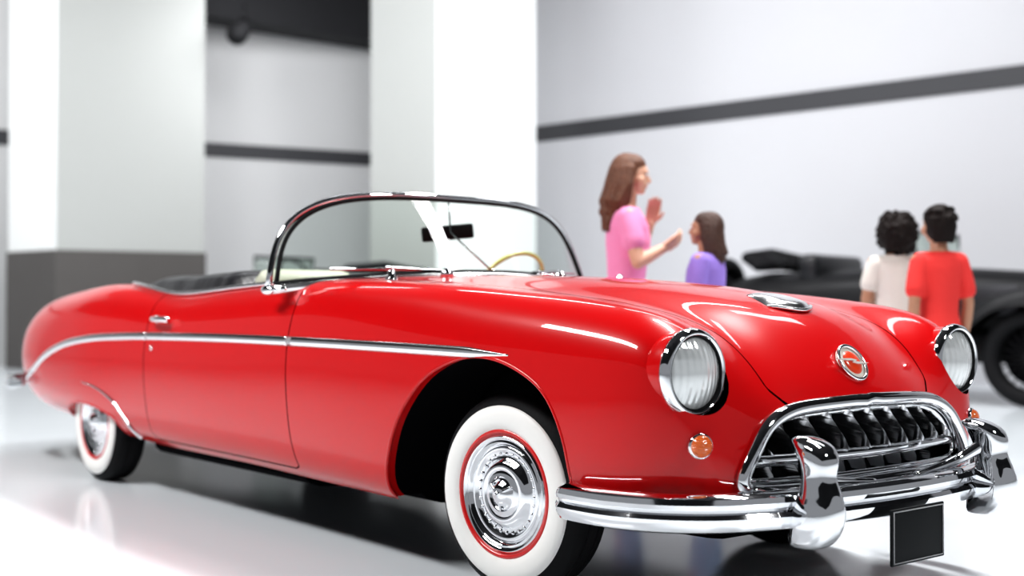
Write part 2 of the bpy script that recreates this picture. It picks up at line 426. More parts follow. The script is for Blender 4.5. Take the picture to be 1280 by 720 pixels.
for s in(-1,1):
    pts=[]
    for i in range(24):
        a=i/23; x=-1.45-a*1.50; y=s*(.680-.055*max(0,(-2.06-x)/.88)**2); p,n=ray((x,y,2),(0,0,-1)); pts.append(p+Vector((0,0,.012)))
    mk('soft_top_trim',*tube(pts,.010,8),CHRT,top)
# windshield
def wsM(a,b):
    base=Vector((-.95-.33*abs(a)**2.2,.80*a,.968-.055*a*a)); tp=Vector((-1.20-.16*abs(a)**2.2,.700*a,1.292))
    return base.lerp(tp,b)
def outl(k,n=80,e=4.0):
    th=math.pi*k/n; c,s=math.cos(th),math.sin(th)
    return math.copysign(abs(c)**(2/e),c),abs(s)**(2/e)
n_=80
ol=[outl(k) for k in range(n_+1)]
Vg=[];Fg=[];nrr=14
for r in range(nrr+1):
    for a,b in ol: Vg.append(wsM(a*r/nrr if r else 0.0,b*r/nrr))
for r in range(nrr):
    for k in range(n_): Fg.append([r*(n_+1)+k,r*(n_+1)+k+1,(r+1)*(n_+1)+k+1,(r+1)*(n_+1)+k])
ws=mk('windshield',Vg,Fg,GLS,car,label='curved clear windshield glass')
mk('windshield_frame',*tube([wsM(a,b) for a,b in ol],.012,10),CHR,ws)
mk('windshield_gasket',*tube([wsM(a*.972,b*.965) for a,b in ol],.009,8),BLK,ws)
mk('windshield_sill',*tube([wsM(-1+2*k/40,0)+Vector((.01,0,.0)) for k in range(41)],.018,10),CHRT,ws)
mk('sill_gasket',*tube([wsM(-.98+1.96*k/40,.055) for k in range(41)],.010,8),BLK,ws)
for s in(-1,1):
    b_=wsM(s,0); mk('windshield_bracket',*join(ell(b_,(.045,.017,.019)),tube([b_+Vector((.1,s*-.02,.004)),b_],[.006,.014],10)),CHR,ws)
    p0=Vector((-.87,.28*s,.972)); p1=wsM(.28*s,.08)+Vector((.02,0,0))
    mk('wiper',*join(ell(p0,(.026,.026,.024)),tube([p0,p1,wsM(.55*s,.14)+Vector((.02,0,0))],.005,8),tube([wsM(.34*s,.10)+Vector((.012,0,0)),wsM(.78*s,.16)+Vector((.012,0,0))],.006,8)),CHR,ws)
mc=Vector((-1.22,-.02,1.152))
Mm=Matrix.Translation(mc)@Matrix.Rotation(-.45,4,'Z')@Matrix.Rotation(.10,4,'X')
mi=mk('rear_view_mirror',*box((0,0,0),(.022,.215,.060),Mm,bev=.010),BLK,car,ang=40)
mk('mirror_stalk',*tube([wsM(.05,.02)+Vector((-.02,0,0)),mc+Vector((.02,0,0)),wsM(-.05,.98)],.004,8),CHRD,mi)
mk('mirror_glass',*box((-.013,0,0),(.002,.195,.046),Mm),CHR,mi)
for s in(-1,1):
    p,n=ray((-.82,.56*s,2),(0,0,-1)); mk('cowl_nozzle',*lathe([(0,.022),(.006,.022),(.012,.012),(.03,.014),(.036,.008),(.037,0)],20,axisM(p,n,(1,0,0))),CHR,car)
strip=[(-4.30,.43),(-4.15,.475),(-3.98,.52),(-3.75,.60),(-3.45,.665),(-3.1,.70),(-2.75,.715),(-2.4,.722),(-1.8,.727),(-1.2,.727),(-.6,.722),(-.2,.717),(.10,.712)]
strip=[(v.x,v.y) for v in cr([(a,b,0) for a,b in strip],10)]
for s in(-1,1):
    for lo,hi,par in((-9,-2.472,car),(-2.468,-1.187,doors[s]),(-1.183,9,car)):
        pts=[];rr=[]
        xs=sorted({x for x,z in strip if lo<x<hi}|({lo,hi} if lo>-9 and hi<9 else {lo} if lo>-9 else {hi}))
        for x in xs:
            z=float(np.interp(x,[a for a,b in strip],[b for a,b in strip]))
            p,n=ray((x,s*3,z),(0,-s,0))
            if p is None or x>.10: continue
            pts.append(p)
            rr.append(.0185*min(1,max(.15,(.11-x)/.22),max(.25,(x+4.32)/.25)))
        V1,F1=tube(pts,rr,10)
        for i,v in enumerate(V1):
            c=pts[i//10]; v.y=c.y+(v.y-c.y)*.55
        mk('side_trim',V1,F1,CHRT,par)
    p,n=ray((-2.31,s*3,.797),(0,-s,0))
    h=[p+Vector((-.085,s*.006,0)),p+Vector((-.072,s*.026,0)),p+Vector((0,s*.033,0)),p+Vector((.06,s*.031,0)),p+Vector((.085,s*.024,-.002))]
    mk('door_handle',*join(tube(cr(h,5),[.0135]*21,10),ell(p+Vector((-.072,s*.006,0)),(.026,.012,.019))),CHRT,doors[s])
    p,n=ray((-2.40,s*3,.67),(0,-s,0)); mk('door_lock',*lathe([(0,.011),(.005,.010),(.006,.0)],16,axisM(p,n)),CHR,doors[s])
for s in(-1,1):
    pts=[]
    for x,z in [(v.x,v.y) for v in cr([(-2.66,.25,0),(-2.72,.32,0),(-2.84,.41,0),(-3.02,.465,0),(-3.2,.485,0)],6)]:
        p,n=ray((x,s*3,z),(0,-s,0))
        if p is not None: pts.append(p)
    mk('quarter_trim',*tube(pts,[.012*(1-.8*i/len(pts)) for i in range(len(pts))],8),CHR,car)
# ---------------- wheels
tyre=[(-.060,.175),(-.070,.20),(-.073,.235),(-.068,.268),(-.054,.288),(-.042,.2935),(-.026,.295),(-.024,.290),(-.018,.290),(-.016,.295),(.016,.295),(.018,.290),(.026,.290),(.028,.295),(.050,.2935),(.064,.288),(.080,.268),(.089,.235),(.088,.20),(.080,.175)]
white=[(.080,.182),(.0885,.192),(.094,.211),(.0945,.234),(.090,.2535),(.084,.260),(.078,.260)]
rim=[(.060,.172),(.078,.174),(.088,.179),(.090,.184),(.088,.189),(.080,.192)]
ring=[(.072,.178),(.084,.175),(.089,.168),(.087,.162),(.082,.158),(.085,.152),(.080,.146),(.072,.142),(.068,.136)]
cap_=[(.066,.146),(.076,.141),(.080,.133),(.077,.126),(.070,.121),(.068,.112),(.073,.103),(.084,.094),(.090,.084),(.0915,.074),(.087,.068),(.090,.062),(.092,.052),(.086,.047),(.088,.040),(.100,.032),(.108,.018),(.110,0)]
inner=[(-.055,.17),(-.02,.15),(.03,.15),(.062,.172)]
MY=Matrix.Rotation(math.pi/2,4,'X')
proto={}
def wheel(parent,loc,side,steer=0,sc_=1.0):
    def add(nm,g,m,par):
        if nm not in proto:
            o=mk(nm,*g,m,par,ang=50); proto[nm]=o.data
        else:
            o=bpy.data.objects.new(nm,proto[nm]); COL.objects.link(o); o.parent=par
        return o
    w=add('wheel',lathe(inner,48,MY),GREYM,parent)
    w.location=loc; w.rotation_euler=(0,0,(0 if side<0 else math.pi)+steer); w.scale=(sc_,1,sc_)
    add('tyre',lathe(tyre,72,MY),BLK,w); add('whitewall',lathe(white,72,MY),WHT,w); add('wheel_rim',lathe(rim,64,MY),REDR,w)
    add('trim_ring',lathe(ring,64,MY),CHR,w)
    cg=[lathe(cap_,64,MY)]
    for k in range(3):
        a=2*math.pi*k/3+.5
        cg.append(caps([MY@Vector((0,0,.104)),MY@Vector((math.cos(a)*.046,math.sin(a)*.046,.094))],[.009,.005],8))
    for k in range(28):
        a=2*math.pi*k/28
        cg.append(ell(MY@Vector((math.cos(a)*.1165,math.sin(a)*.1165,.069)),(.0055,.0055,.0055),8))
    add('hubcap',join(*cg),CHR,w)
wheel(car,(-.040,-.605,.297),-1,math.radians(5),1.006)
wheel(car,(-.040,.605,.297),1,math.radians(5),1.006)
wheel(car,(-3.18,-.64,.288),-1,0,.976)
wheel(car,(-3.18,.64,.288),1,0,.976)
# ---------------- bumpers
prof=[(-.02,-.047),(.0,-.052),(.018,-.046),(.029,-.030),(.031,-.014),(.024,-.003),(.013,0),(.013,.006),(.024,.010),(.029,.022),(.025,.036),(.012,.046),(-.005,.049),(-.02,.043)]
half=[(.33,-.785),(.42,-.795),(.54,-.785),(.655,-.735),(.75,-.64),(.81,-.50),(.85,-.33),(.87,-.15),(.875,0)]
path=cr([(x,y,.335) for x,y in half],7); full=path+[Vector((p.x,-p.y,p.z)) for p in path[::-1][1:]]
ns=len(full)
bumper=mk('front_bumper',*sweepz(full,prof,[min(1,.45+.2*min(i,ns-1-i)) for i in range(ns)]),CHR,car,ang=35)
bx=-.03
for s in(-1,1):
    rings=[(.885,.417*s,.238,.024,.026),(.90,.417*s,.248,.050,.044),(.918,.417*s,.285,.064,.054),(.930,.417*s,.335,.064,.054),(.932,.415*s,.38,.052,.044),(.925,.413*s,.42,.044,.038),(.922,.410*s,.46,.050,.043),(.908,.405*s,.49,.050,.045),(.885,.400*s,.510,.040,.038),(.872,.398*s,.520,.018,.018)]
    rs=cr([(r[0]+bx,r[1],r[2]) for r in rings],4); rad=cr([(r[3],r[4],0) for r in rings],4)
    mk('bumper_guard',*loftz([(a.x,a.y,a.z,b.x,b.y) for a,b in zip(rs,rad)],32,2.7),CHR,bumper)
    mk('bumper_bracket',*box((.75,.30*s,.33),(.2,.04,.05),bev=.008),GREYM,bumper)
    mk('bumper_blade',*tube(cr([(.885,.40*s,.45),(.84,.33*s,.405),(.835,.2*s,.385),(.845,.10*s,.378)],6),[.020*(1-.6*i/18) for i in range(19)],10),CHR,bumper)
rh=[(-4.10,-.775),(-4.25,-.785),(-4.42,-.755),(-4.56,-.70),(-4.70,-.58),(-4.78,-.42),(-4.82,-.2),(-4.83,0)]
path=cr([(x,y,.43) for x,y in rh],7); full=path+[Vector((p.x,-p.y,p.z)) for p in path[::-1][1:]]
prof2=[(-a*.7,b*.7) for a,b in prof][::-1]; ns=len(full)
mk('rear_bumper',*sweepz(full,prof2,[min(1,.25+.10*min(i,ns-1-i)) for i in range(ns)]),CHRD,car,ang=35)
px,py,pz=.925,-.02,.238
pl=mk('license_plate',*box((px,py,pz),(.008,.25,.150),bev=.003),PLT,car,label='blank black plate with a thin white border')
bd=[]
for c,s_ in(((px+.005,py,pz+.068),(.002,.236,.003)),((px+.005,py,pz-.068),(.002,.236,.003)),((px+.005,py-.117,pz),(.002,.003,.138)),((px+.005,py+.117,pz),(.002,.003,.138))): bd.append(box(c,s_))
mk('plate_border',*join(*bd),mat('plate_line',(.35,.35,.36),.5),pl)
# ---------------- grille
gp=[]
for y,z in GRILLE:
    p,n=ray((3,y,z),(-1,0,0))
    if p is None: p=Vector((.79-.22*y*y,y,z))
    gp.append(p)
gr=mk('grille_surround',*tube([p+Vector((.004,0,0)) for p in gp],.021,12,closed=True),CHR,car,label='chrome grille surround')
gp2=[Vector((p.x-.016,p.y*.94,.48+(p.z-.48)*.78)) for p in gp]
mk('grille_inner_frame',*tube(gp2,.009,10,closed=True),CHR,gr)
def xg(y): return .754-.22*y*y
def tooth(y,z0,z1,w,sl,prj,taper):
    Vt_=[];Ft_=[];m=6
    for t in range(m):
        f_=t/(m-1); z=z0+(z1-z0)*f_; ww=w*(1-taper*f_**1.3); xo=prj*(.25+.75*min(1,f_*1.5)); yo=y+sl*f_
        Vt_+= [Vector((xg(y)-.045,yo-ww*.9,z)),Vector((xg(y)+xo,yo-ww*.35,z)),Vector((xg(y)-.01,yo+ww,z))]
    for t in range(m-1):
        for k in range(3):
            l=(k+1)%3; Ft_.append([t*3+k,t*3+3+k,t*3+3+l,t*3+l])
    Ft_+=[[0,1,2],[3*m-1,3*m-2,3*m-3]]
    return Vt_,Ft_
for i in range(10):
    y=-.455+i*.092
    zt=.566-.28*max(0,abs(y+.02)-.26)
    mk('grille_tooth',*tooth(y,zt,.458,.030,.060,.036,.72),CHRT,gr,smooth=False)
    if i<9: mk('lower_grille_tooth',*tooth(y+.062,.432,.392,.021,.022,.006,.6),CHRD,gr,smooth=False)
for z,r,w in((.446,.017,.49),(.383,.009,.495)):
    mk('grille_bar',*tube([(xg(-w+2*w*k/30)+(.014 if r>.01 else .004),-w+2*w*k/30,z) for k in range(31)],r,12),CHR,gr)
# ---------------- headlights
for s in(-1,1):
    M=axisM((HLX,HLY*s,HLZ),(1,0,0))
    bk=mk('headlight',*lathe([(-.12,.04),(-.10,.09),(-.06,.105),(-.03,.108),(0,.108)],56,M),RED,car,label='round headlight in a red housing')
    mk('headlight_rim',*lathe([(-.010,.107),(-.006,.115),(.004,.1175),(.016,.114),(.024,.106),(.024,.100),(.016,.096)],56,M),CHR,bk)
    mk('headlight_gasket',*lathe([(.014,.0975),(.021,.096),(.019,.093),(.006,.090)],56,M),BLK,bk)
    mk('headlight_lens',*lathe([(.012+.030*(1-(r/.094)**2),r) for r in [.094*k/14 for k in range(14,-1,-1)]],56,M),LENS,bk)
    p,n=ray((3,.634*s,.497),(-1,0,0)); n=(n+Vector((1,0,0))*.35).normalized()
    M=axisM(p,n)
    t_=mk('turn_signal',*lathe([(-.006,.034),(.004,.034),(.008,.031),(.008,.028)],32,M),CHR,car)
    mk('turn_signal_lens',*lathe([(.005+.024*math.sqrt(max(0,1-(r/.030)**2)),r) for r in [.030*k/8 for k in range(8,-1,-1)]],32,M),AMB,t_)
    p,n=ray((-6,.38*s,.60),(1,0,0))
    if p is not None:
        M=axisM(p,(-1,0,.1)); mk('tail_lamp',*lathe([(-.02,.04),(.01,.04),(.03,.03),(.045,.012),(.048,0)],28,M),EMR,car)
# ---------------- emblem
p,n=ray((3,0,.688),(-1,0,0)); n=(n+Vector((.3,0,0))).normalized(); M=axisM(p,n)
em=mk('hood_emblem',*lathe([(math.sin(a)*.0055+.008,.054+math.cos(a)*.0055) for a in [2*math.pi*k/10 for k in range(10)]],48,M,close=True),CHRT,hood,label='round enamel badge with a chrome bolt')
mk('emblem_disc',*lathe([(-.004,.054),(.004,.052),(.007,.043),(.008,.038),(.008,0)],40,M),EMW,em)
mk('emblem_centre',*lathe([(.007,.038),(.011,.034),(.014,.022),(.015,0)],40,M),EMR,em)
bt=[(-.080,.010),(-.012,.009),(.012,.003),(.003,-.001),(.060,-.008),(.012,-.009),(-.012,-.003),(-.003,.001)]
Vb=[];k=len(bt)
for a,b in bt: Vb+= [M@Vector((a,b,.013))]
for a,b in bt: Vb+= [M@Vector((a,b,.018))]
Fb=[list(range(k))[::-1],[k+i for i in range(k)]]+[[i,(i+1)%k,k+(i+1)%k,k+i] for i in range(k)]
mk('emblem_bolt',Vb,Fb,mat('bolt_silver',(.8,.78,.74),.4,.4),em,smooth=False)
Vo=[];Fo=[];na,nb=16,24
for i in range(na+1):
    for j in range(nb+1):
        a=i/na;b=j/nb*2-1
        y=b*(.100-.045*a**1.3); x=.53-.17*a-.05*b*b*(1-a)
        q_,_=ray((x,y,2),(0,0,-1)); h=.020*(1-b**4)*(1-a**2)**.5*(math.sin(min(1,a*6+.25)*math.pi/2))
        Vo.append(Vector((x,y,q_.z+.001+h)))
for i in range(na):
    for j in range(nb): Fo.append([i*(nb+1)+j,i*(nb+1)+j+1,(i+1)*(nb+1)+j+1,(i+1)*(nb+1)+j])
orn=mk('hood_ornament',Vo,Fo,CHRT,hood)
lip=[Vo[j]+Vector((.002,0,0)) for j in range(nb+1)]; mk('ornament_lip',*tube(lip,.006,8),CHRT,orn)
# ================================================================ vintage cars behind
def vintage(name,paint,loc,yaw,label,scl):
    E=empty(name,loc,label,'car',yaw); E.scale=(scl,scl,scl)
    mk('body_tub',*loftx([(-1.62,.30,.50,.86),(-1.5,.42,.44,.98),(-1.2,.50,.36,1.03),(-.6,.54,.36,1.04),(.0,.52,.36,1.05),(.28,.48,.36,1.06)],36,3.4),paint,E,ang=50)
    mk('hood',*loftx([(.29,.47,.36,1.05),(.6,.42,.38,1.03),(1.0,.36,.40,1.0),(1.24,.31,.42,.97)],36,3.0),paint,E,ang=50)
    for s in(-1,1): mk('louvre_panel',*box((.75,s*.405,.78),(.5,.02,.22),bev=.008),GREYM,E)
    mk('radiator_shell',*loftx([(1.235,.30,.48,.99),(1.26,.31,.47,1.00),(1.30,.30,.48,.99),(1.305,.27,.52,.95)],36,3.2),CHRD,E,ang=50)
    mk('radiator_grille',*join(box((1.305,0,.74),(.01,.50,.40)),*[box((1.31,-.24+.03*k,.74),(.012,.008,.40)) for k in range(17)]),GREYM,E)
    half_=[(1.66,.50),(1.58,.66),(1.40,.79),(1.15,.83),(.88,.76),(.62,.55),(.42,.38),(.30,.34),(-.45,.34),(-.62,.38),(-.74,.55),(-.92,.74),(-1.2,.83),(-1.48,.76),(-1.66,.58),(-1.70,.46)]
    pp=cr([(x,0,z) for x,z in half_],6)
    for s in(-1,1):
        Vf=[];Ff=[];pr=[(-.26,-.03),(-.13,.01),(-.07,.03),(0,.036),(.07,.03),(.13,.005),(.15,-.09),(.135,-.085),(0,.015),(-.25,-.05)]
        for i,p in enumerate(pp):
            t=(pp[min(i+1,len(pp)-1)]-pp[max(i-1,0)]).normalized()
            nn=Vector((t.z,0,-t.x))
            for a,b in pr: Vf.append(p+nn*b+Vector((0,s*(.66+a),0)))
        k=len(pr)
        for i in range(len(pp)-1):
            for j in range(k): Ff.append([i*k+j,(i+1)*k+j,(i+1)*k+(j+1)%k,i*k+(j+1)%k])
        mk('fender',Vf,Ff,paint,E,ang=60)
        M=axisM((1.42,.36*s,.88),(1,0,0))
        h=mk('headlamp',*lathe([(-.16,.0),(-.14,.04),(-.08,.085),(-.01,.105),(.01,.108),(.02,.10)],32,M),CHR,E)
        mk('lamp_glass',*lathe([(.015,.10),(.03,.06),(.035,0)],32,M),LENS,h)
        mk('lamp_stalk',*tube([(1.40,.36*s,.79),(1.34,.40*s,.70)],.015),CHRD,h)
        for x in(1.18,-1.2):
            M=Matrix.Translation((x,s*.66,.36))@(Matrix.Rotation(math.pi/2*(1 if s<0 else -1),4,'X'))
            w=mk('wheel',*join(lathe([(math.sin(a)*.065,.295+math.cos(a)*.065) for a in [2*math.pi*k/14 for k in range(14)]],40,M,close=True)),BLK,E)
            sp=[tube([M@Vector((0,0,.03)),M@Vector((math.cos(a)*.24,math.sin(a)*.24,0))],.006,5) for a in [2*math.pi*k/20 for k in range(20)]]
            mk('wheel_spokes',*join(*sp,lathe([(.02,.24),(.03,.235),(-.03,.235)],40,M),lathe([(-.03,.04),(.05,.045),(.09,.03),(.10,0)],20,M)),BLK,w)
            mk('brake_drum',*lathe([(-.06,.0),(-.06,.2),(-.02,.2),(-.02,.0)],28,M),DARK,w)
        mk('running_board',*box((-.05,s*.68,.325),(.9,.22,.03),bev=.008),BLK,E)
        mk('splash_apron',*box((0,s*.45,.42),(2.7,.10,.22),bev=.02),paint,E,ang=50)
    Mw=Matrix.Translation((.22,0,1.19))@Matrix.Rotation(-.12,4,'Y')
    ws_=mk('windshield',*box((0,0,0),(.008,.86,.24),Mw),GLS,E)
    mk('windshield_frame',*tube([Mw@Vector((0,a*.44,b*.13)) for a,b in((-1,-1),(-1,1),(1,1),(1,-1))],.016,8,closed=True),BLKP,ws_)
    Ms=axisM((-.22,.24,1.12),(-.8,0,.5))
    mk('steering_wheel',*join(lathe([(math.sin(a)*.014,.2+math.cos(a)*.014) for a in [2*math.pi*k/8 for k in range(8)]],32,Ms,close=True),tube([Ms@Vector((0,0,0)),Ms@Vector((0,0,-.35))],.02),tube([Ms@Vector((-.2,0,0)),Ms@Vector((.2,0,0))],.012)),BLK,E)
    mk('seat',*box((-.72,0,1.05),(.18,.9,.24),bev=.06),CLOTH,E,ang=50)
    mk('folded_top',*join(*[caps([(-1.15-.05*k,-.5,1.08+.035*k),(-1.2-.05*k,0,1.11+.04*k),(-1.15-.05*k,.5,1.08+.035*k)],[.05,.06,.05],12) for k in range(3)]),BLK,E)
    Mp=axisM((-1.80,0,.84),(-1,0,.15)); mk('spare_wheel',*join(lathe([(math.sin(a)*.06,.28+math.cos(a)*.06) for a in [2*math.pi*k/14 for k in range(14)]],40,Mp,close=True),lathe([(-.1,.06),(.0,.2),(.03,.24)],32,Mp)),BLK,E)
    for x,w_ in((1.70,.78),(-1.95,.70)):
        sg=1 if x>0 else -1
        b=mk('bumper',*tube(cr([(x-.08*sg,-w_,.45),(x,-.4,.45),(x,.4,.45),(x-.08*sg,w_,.45)],6),.028,10),CHRD,E)
        for s in(-1,1): mk('bumper_iron',*tube([(x,s*.3,.45),(x*.75,s*.3,.46)],.02,8),GREYM,b)
    mk('frame',*join(box((0,0,.42),(2.9,.8,.10)),tube([(1.18,-.62,.36),(1.18,.62,.36)],.03),tube([(-1.2,-.62,.36),(-1.2,.62,.36)],.03)),DARK,E)
    return E
hd=(RT*.749-FW*.663).normalized()
vp_=CAM+FW*12.1+RT*3.62+hd*.30
vintage('vintage_car',BLKP,(vp_.x,vp_.y,0),math.atan2(hd.y,hd.x),'black vintage open roadster with spoked wheels parked along the wall',1.17)
vp2=wp(372,15.0)
hd2=(RT*.80-FW*.60).normalized()
vintage('vintage_car',GRYP,(vp2.x,vp2.y,0),math.atan2(hd2.y,hd2.x)+math.pi,'dark grey vintage open roadster parked between the columns',1.10)
# ================================================================ people
SKIN=mat('skin',(.62,.36,.25),.5); SKIN2=mat('skin_tan',(.45,.24,.15),.5)
HB=mat('brown_hair',(.13,.045,.018),.5,bump=1,bscale=90,var=.45,vscale=45); HD=mat('dark_hair',(.012,.008,.007),.7,bump=.6,bscale=60,spec=.2); HM=mat('dark_brown_hair',(.055,.020,.010),.5,bump=1,bscale=90,var=.4,vscale=45)
PINK=mat('pink_cotton',(.80,.28,.50),.8,bump=.5,bscale=14); PURP=mat('purple_cotton',(.30,.20,.62),.8,bump=.5,bscale=14); WHC=mat('white_cotton',(.66,.63,.58),.8,bump=.5,bscale=14); REDC=mat('red_cotton',(.72,.04,.035),.8,bump=.5,bscale=14)
JEAN=mat('light_denim',(.25,.34,.50),.8,bump=.3); DKT=mat('dark_trousers',(.02,.02,.03),.8); SHOE=mat('shoe_white',(.6,.6,.6),.6)
EYW=mat('eye_white',(.8,.8,.8),.2); EYD=mat('iris_dark',(.03,.015,.01),.1); LIP=mat('lip',(.5,.13,.12),.4)
def solid(name,g,m,parent,vox,smooth=4):
    me=bpy.data.meshes.new(name); me.from_pydata([tuple(v) for v in g[0]],[],g[1]); me.update()
    ob=bpy.data.objects.new(name,me); COL.objects.link(ob)
    r=ob.modifiers.new('r','REMESH'); r.mode='VOXEL'; r.voxel_size=vox; r.use_smooth_shade=True
    s=ob.modifiers.new('s','SMOOTH'); s.factor=.5; s.iterations=smooth
    bpy.context.view_layer.update()
    dg=bpy.context.evaluated_depsgraph_get()
    nm=bpy.data.meshes.new_from_object(ob.evaluated_get(dg)); ob.modifiers.clear(); ob.data=nm; bpy.data.meshes.remove(me)
    nm.name=name; nm.materials.clear(); nm.materials.append(m)
    nm.polygons.foreach_set('use_smooth',[True]*len(nm.polygons))
    if parent: ob.parent=parent
    return ob
def hand(W,d,nrm,s,curl,thumbside):
    d=Vector(d).normalized(); nrm=Vector(nrm); nrm=(nrm-d*nrm.dot(d)).normalized(); sd=d.cross(nrm)*thumbside
    gs=[]
    for k,(o,l) in enumerate(((.033,.072),(.011,.080),(-.011,.075),(-.033,.058))):
        kn=W+(d*.088+sd*o)*s
        gs.append(caps([W+(sd*o*.5)*s+d*.01*s,kn],[.016*s,.0115*s],10))
        d1=(d+nrm*curl*.6).normalized(); d2=(d+nrm*curl*1.6).normalized()
        m1=kn+d1*l*.5*s; gs.append(caps([kn,m1,m1+d2*l*.5*s],[.0095*s,.0085*s,.007*s],10))
    b=W+(d*.03+sd*.028)*s; t1=(d*.65+sd*.75+nrm*.3).normalized(); m=b+t1*.035*s
    gs.append(caps([b,m,m+(t1*.5+d*.6+nrm*.2).normalized()*.032*s],[.014*s,.010*s,.008*s],10))
    return join(*gs)
def person(loc,yaw,H,label,skin,topm,botm,hairm,arms,hair,hs=1.0,slim=1.0,sleeve=.55,headyaw=0,headpitch=0,stance=.05,hb_z=.875,hw=1.0):
    V3=lambda a,b,c:Vector((a,b,c))*H
    tw=slim
    tor=[(0,0,.455,.05,.075*tw),(0,0,.48,.062,.090*tw),(-.004,0,.51,.066,.096*tw),(0,0,.545,.060,.089*tw),(0,0,.60,.050,.074*tw),(.003,0,.66,.055,.079*tw),(.006,0,.72,.062,.088*tw),(.003,0,.765,.058,.096*tw),(0,0,.795,.048,.094*tw),(-.002,0,.815,.038,.070*tw),(-.002,0,.83,.030,.040)]
    sc3=lambda rr,e:[(a*H,b*H,c*H,(d+e)*H,(f+e)*H) for a,b,c,d,f in rr]
    gs=[loftz(sc3(tor,0),28)]
    gs.append(caps([V3(-.005,0,.80),V3(.006,0,hb_z+.005)],[.034*H,.029*H]))
    hb=V3(.006,0,hb_z)
    HM_=Matrix.Translation(hb)@Matrix.Rotation(headyaw,4,'Z')@Matrix.Rotation(headpitch,4,'Y')
    h=H*hs
    def hp(a,b,c): return Vector((a,b,c))*h
    hg=[ell(hp(.002,0,.062),tuple(hp(.057,.044,.060)),20),ell(hp(.026,0,.030),tuple(hp(.034,.031,.034)),16),ell(hp(.040,0,.008),tuple(hp(.016,.017,.012)),12),
        caps([hp(.056,0,.062),hp(.066,0,.040)],[.005*h,.0068*h],10),ell(hp(.050,0,.070),tuple(hp(.012,.030,.007)),12),
        ell(hp(.030,.030,.038),tuple(hp(.02,.014,.018)),12),ell(hp(.030,-.030,.038),tuple(hp(.02,.014,.018)),12)]
    for s in(-1,1): hg.append(ell(hp(-.003,.046*s,.050),tuple(hp(.011,.005,.017)),12))
    gs.append(xf(join(*hg),HM_))
    legs=[];tr=[];sh=[]
    for s in(-1,1):
        hip=V3(0,.046*s,.48);kn=V3(.008,stance*s,.27);an=V3(-.008,stance*s,.05)
        legs.append(caps([hip,hip.lerp(kn,.5),kn,kn.lerp(an,.3)+V3(-.008,0,0),kn.lerp(an,.65),an],[.052*H,.043*H,.031*H,.032*H,.024*H,.018*H],14))
        legs.append(caps([V3(-.018,stance*s,.024),V3(.075,(stance+.012)*s,.016)],[.022*H,.015*H]))
        e=.012
        tr.append(caps([hip,hip.lerp(kn,.5),kn,kn.lerp(an,.35),an+V3(0,0,.012)],[(.052+e)*H,(.044+e*.8)*H,(.034+e)*H,.036*H,.030*H],16))
        sh.append(caps([V3(-.020,stance*s,.029),V3(.035,(stance+.006)*s,.026),V3(.082,(stance+.012)*s,.022)],[.0285*H,.0255*H,.0215*H],14))
    gs+=legs
    sl=[]
    for s,(el,wr,hdv,nv,curl) in arms.items():
        shd=V3(-.002,.098*tw*s,.792); el=V3(*el); wr=V3(*wr)
        gs.append(caps([shd,shd.lerp(el,.5),el,el.lerp(wr,.35),wr],[.030*H,.026*H,.021*H,.022*H,.0155*H],14))
        gs.append(hand(wr,hdv,nv,H/1.65*.92,curl,1 if s>0 else -1))
        m=shd.lerp(el,sleeve); sl.append(caps([shd+V3(0,-.006*s,-.004),shd.lerp(el,sleeve*.5),m],[.037*H,.0355*H,.037*H],16))
    body=solid('person',join(*gs),skin,None,.0052 if H>1.5 else .0045,3)
    body.location=loc; body.rotation_euler=(0,0,yaw); body['label']=label; body['category']='person'
    st=[r for r in tor if r[2]>=.51]; st=[(0,0,.50,.066,.094*tw)]+st[:-1]+[(-.002,0,.826,.034,.052)]
    solid('shirt',join(loftz(sc3(st,.009),32),*sl),topm,body,.007,4)
    bt_=[(0,0,.44,.045,.07*tw),(0,0,.47,.066,.092*tw),(-.004,0,.51,.070,.099*tw),(0,0,.545,.064,.092*tw),(0,0,.56,.060,.088*tw)]
    solid('trousers',join(loftz(sc3(bt_,.004),32),*tr),botm,body,.008,4)
    sg=solid('shoes',join(*sh),SHOE,body,.006,2)
    for v in sg.data.vertices: v.co.z=max(v.co.z,.0)
    for v in body.data.vertices: v.co.z=max(v.co.z,.006)
    for s in(-1,1):
        mk('eye',*xf(ell(hp(.0525,.019*s,.060),tuple(hp(.0065,.0075,.0048)),10),HM_),EYW,body)
        mk('iris',*xf(ell(hp(.0575,.019*s,.060),tuple(hp(.0025,.0034,.0034)),10),HM_),EYD,body)
    mk('mouth',*xf(ell(hp(.0575,0,.024),tuple(hp(.004,.014,.0035)),12),HM_),LIP,body)
    hgx=[ell(hp(-.011,0,.068),tuple(hp(.056,.050,.060)),20),ell(hp(.004,0,.086),tuple(hp(.048,.044,.040)),18)]
    rr=random.Random(int(H*1000))
    if hair in('long','mid'):
        dn=.88 if hair=='long' else .62
        for k in range(56):
            a=math.radians(-108+216*k/55)+math.pi
            r0=rr.uniform(.88,1.08)*hw
            wv=rr.uniform(-.012,.012)
            p0=hp(-.012+.046*math.cos(a)*r0,.046*math.sin(a)*r0,.075)
            p1=hp(-.016+.054*math.cos(a)*r0,.056*math.sin(a)*r0,.02)
            p2=hp(-.030+.048*math.cos(a)*r0+wv,.056*math.sin(a)*r0+wv*.5,-.04*dn)
            p25=hp(-.036+.042*math.cos(a)*r0-wv*.6,.050*math.sin(a)*r0,-.08*dn)
            p3=hp(-.038+.032*math.cos(a)*r0+wv,.044*math.sin(a)*r0+wv,(-.115+rr.uniform(-.04,.025))*dn)
            hgx.append(caps([p0,p1,p2,p25,p3],[.010*h,.010*h,.009*h,.007*h,.0035*h],8))
    elif hair=='curly':
        hgx.append(ell(hp(-.018,0,.050),tuple(hp(.076,.076,.082)),20))
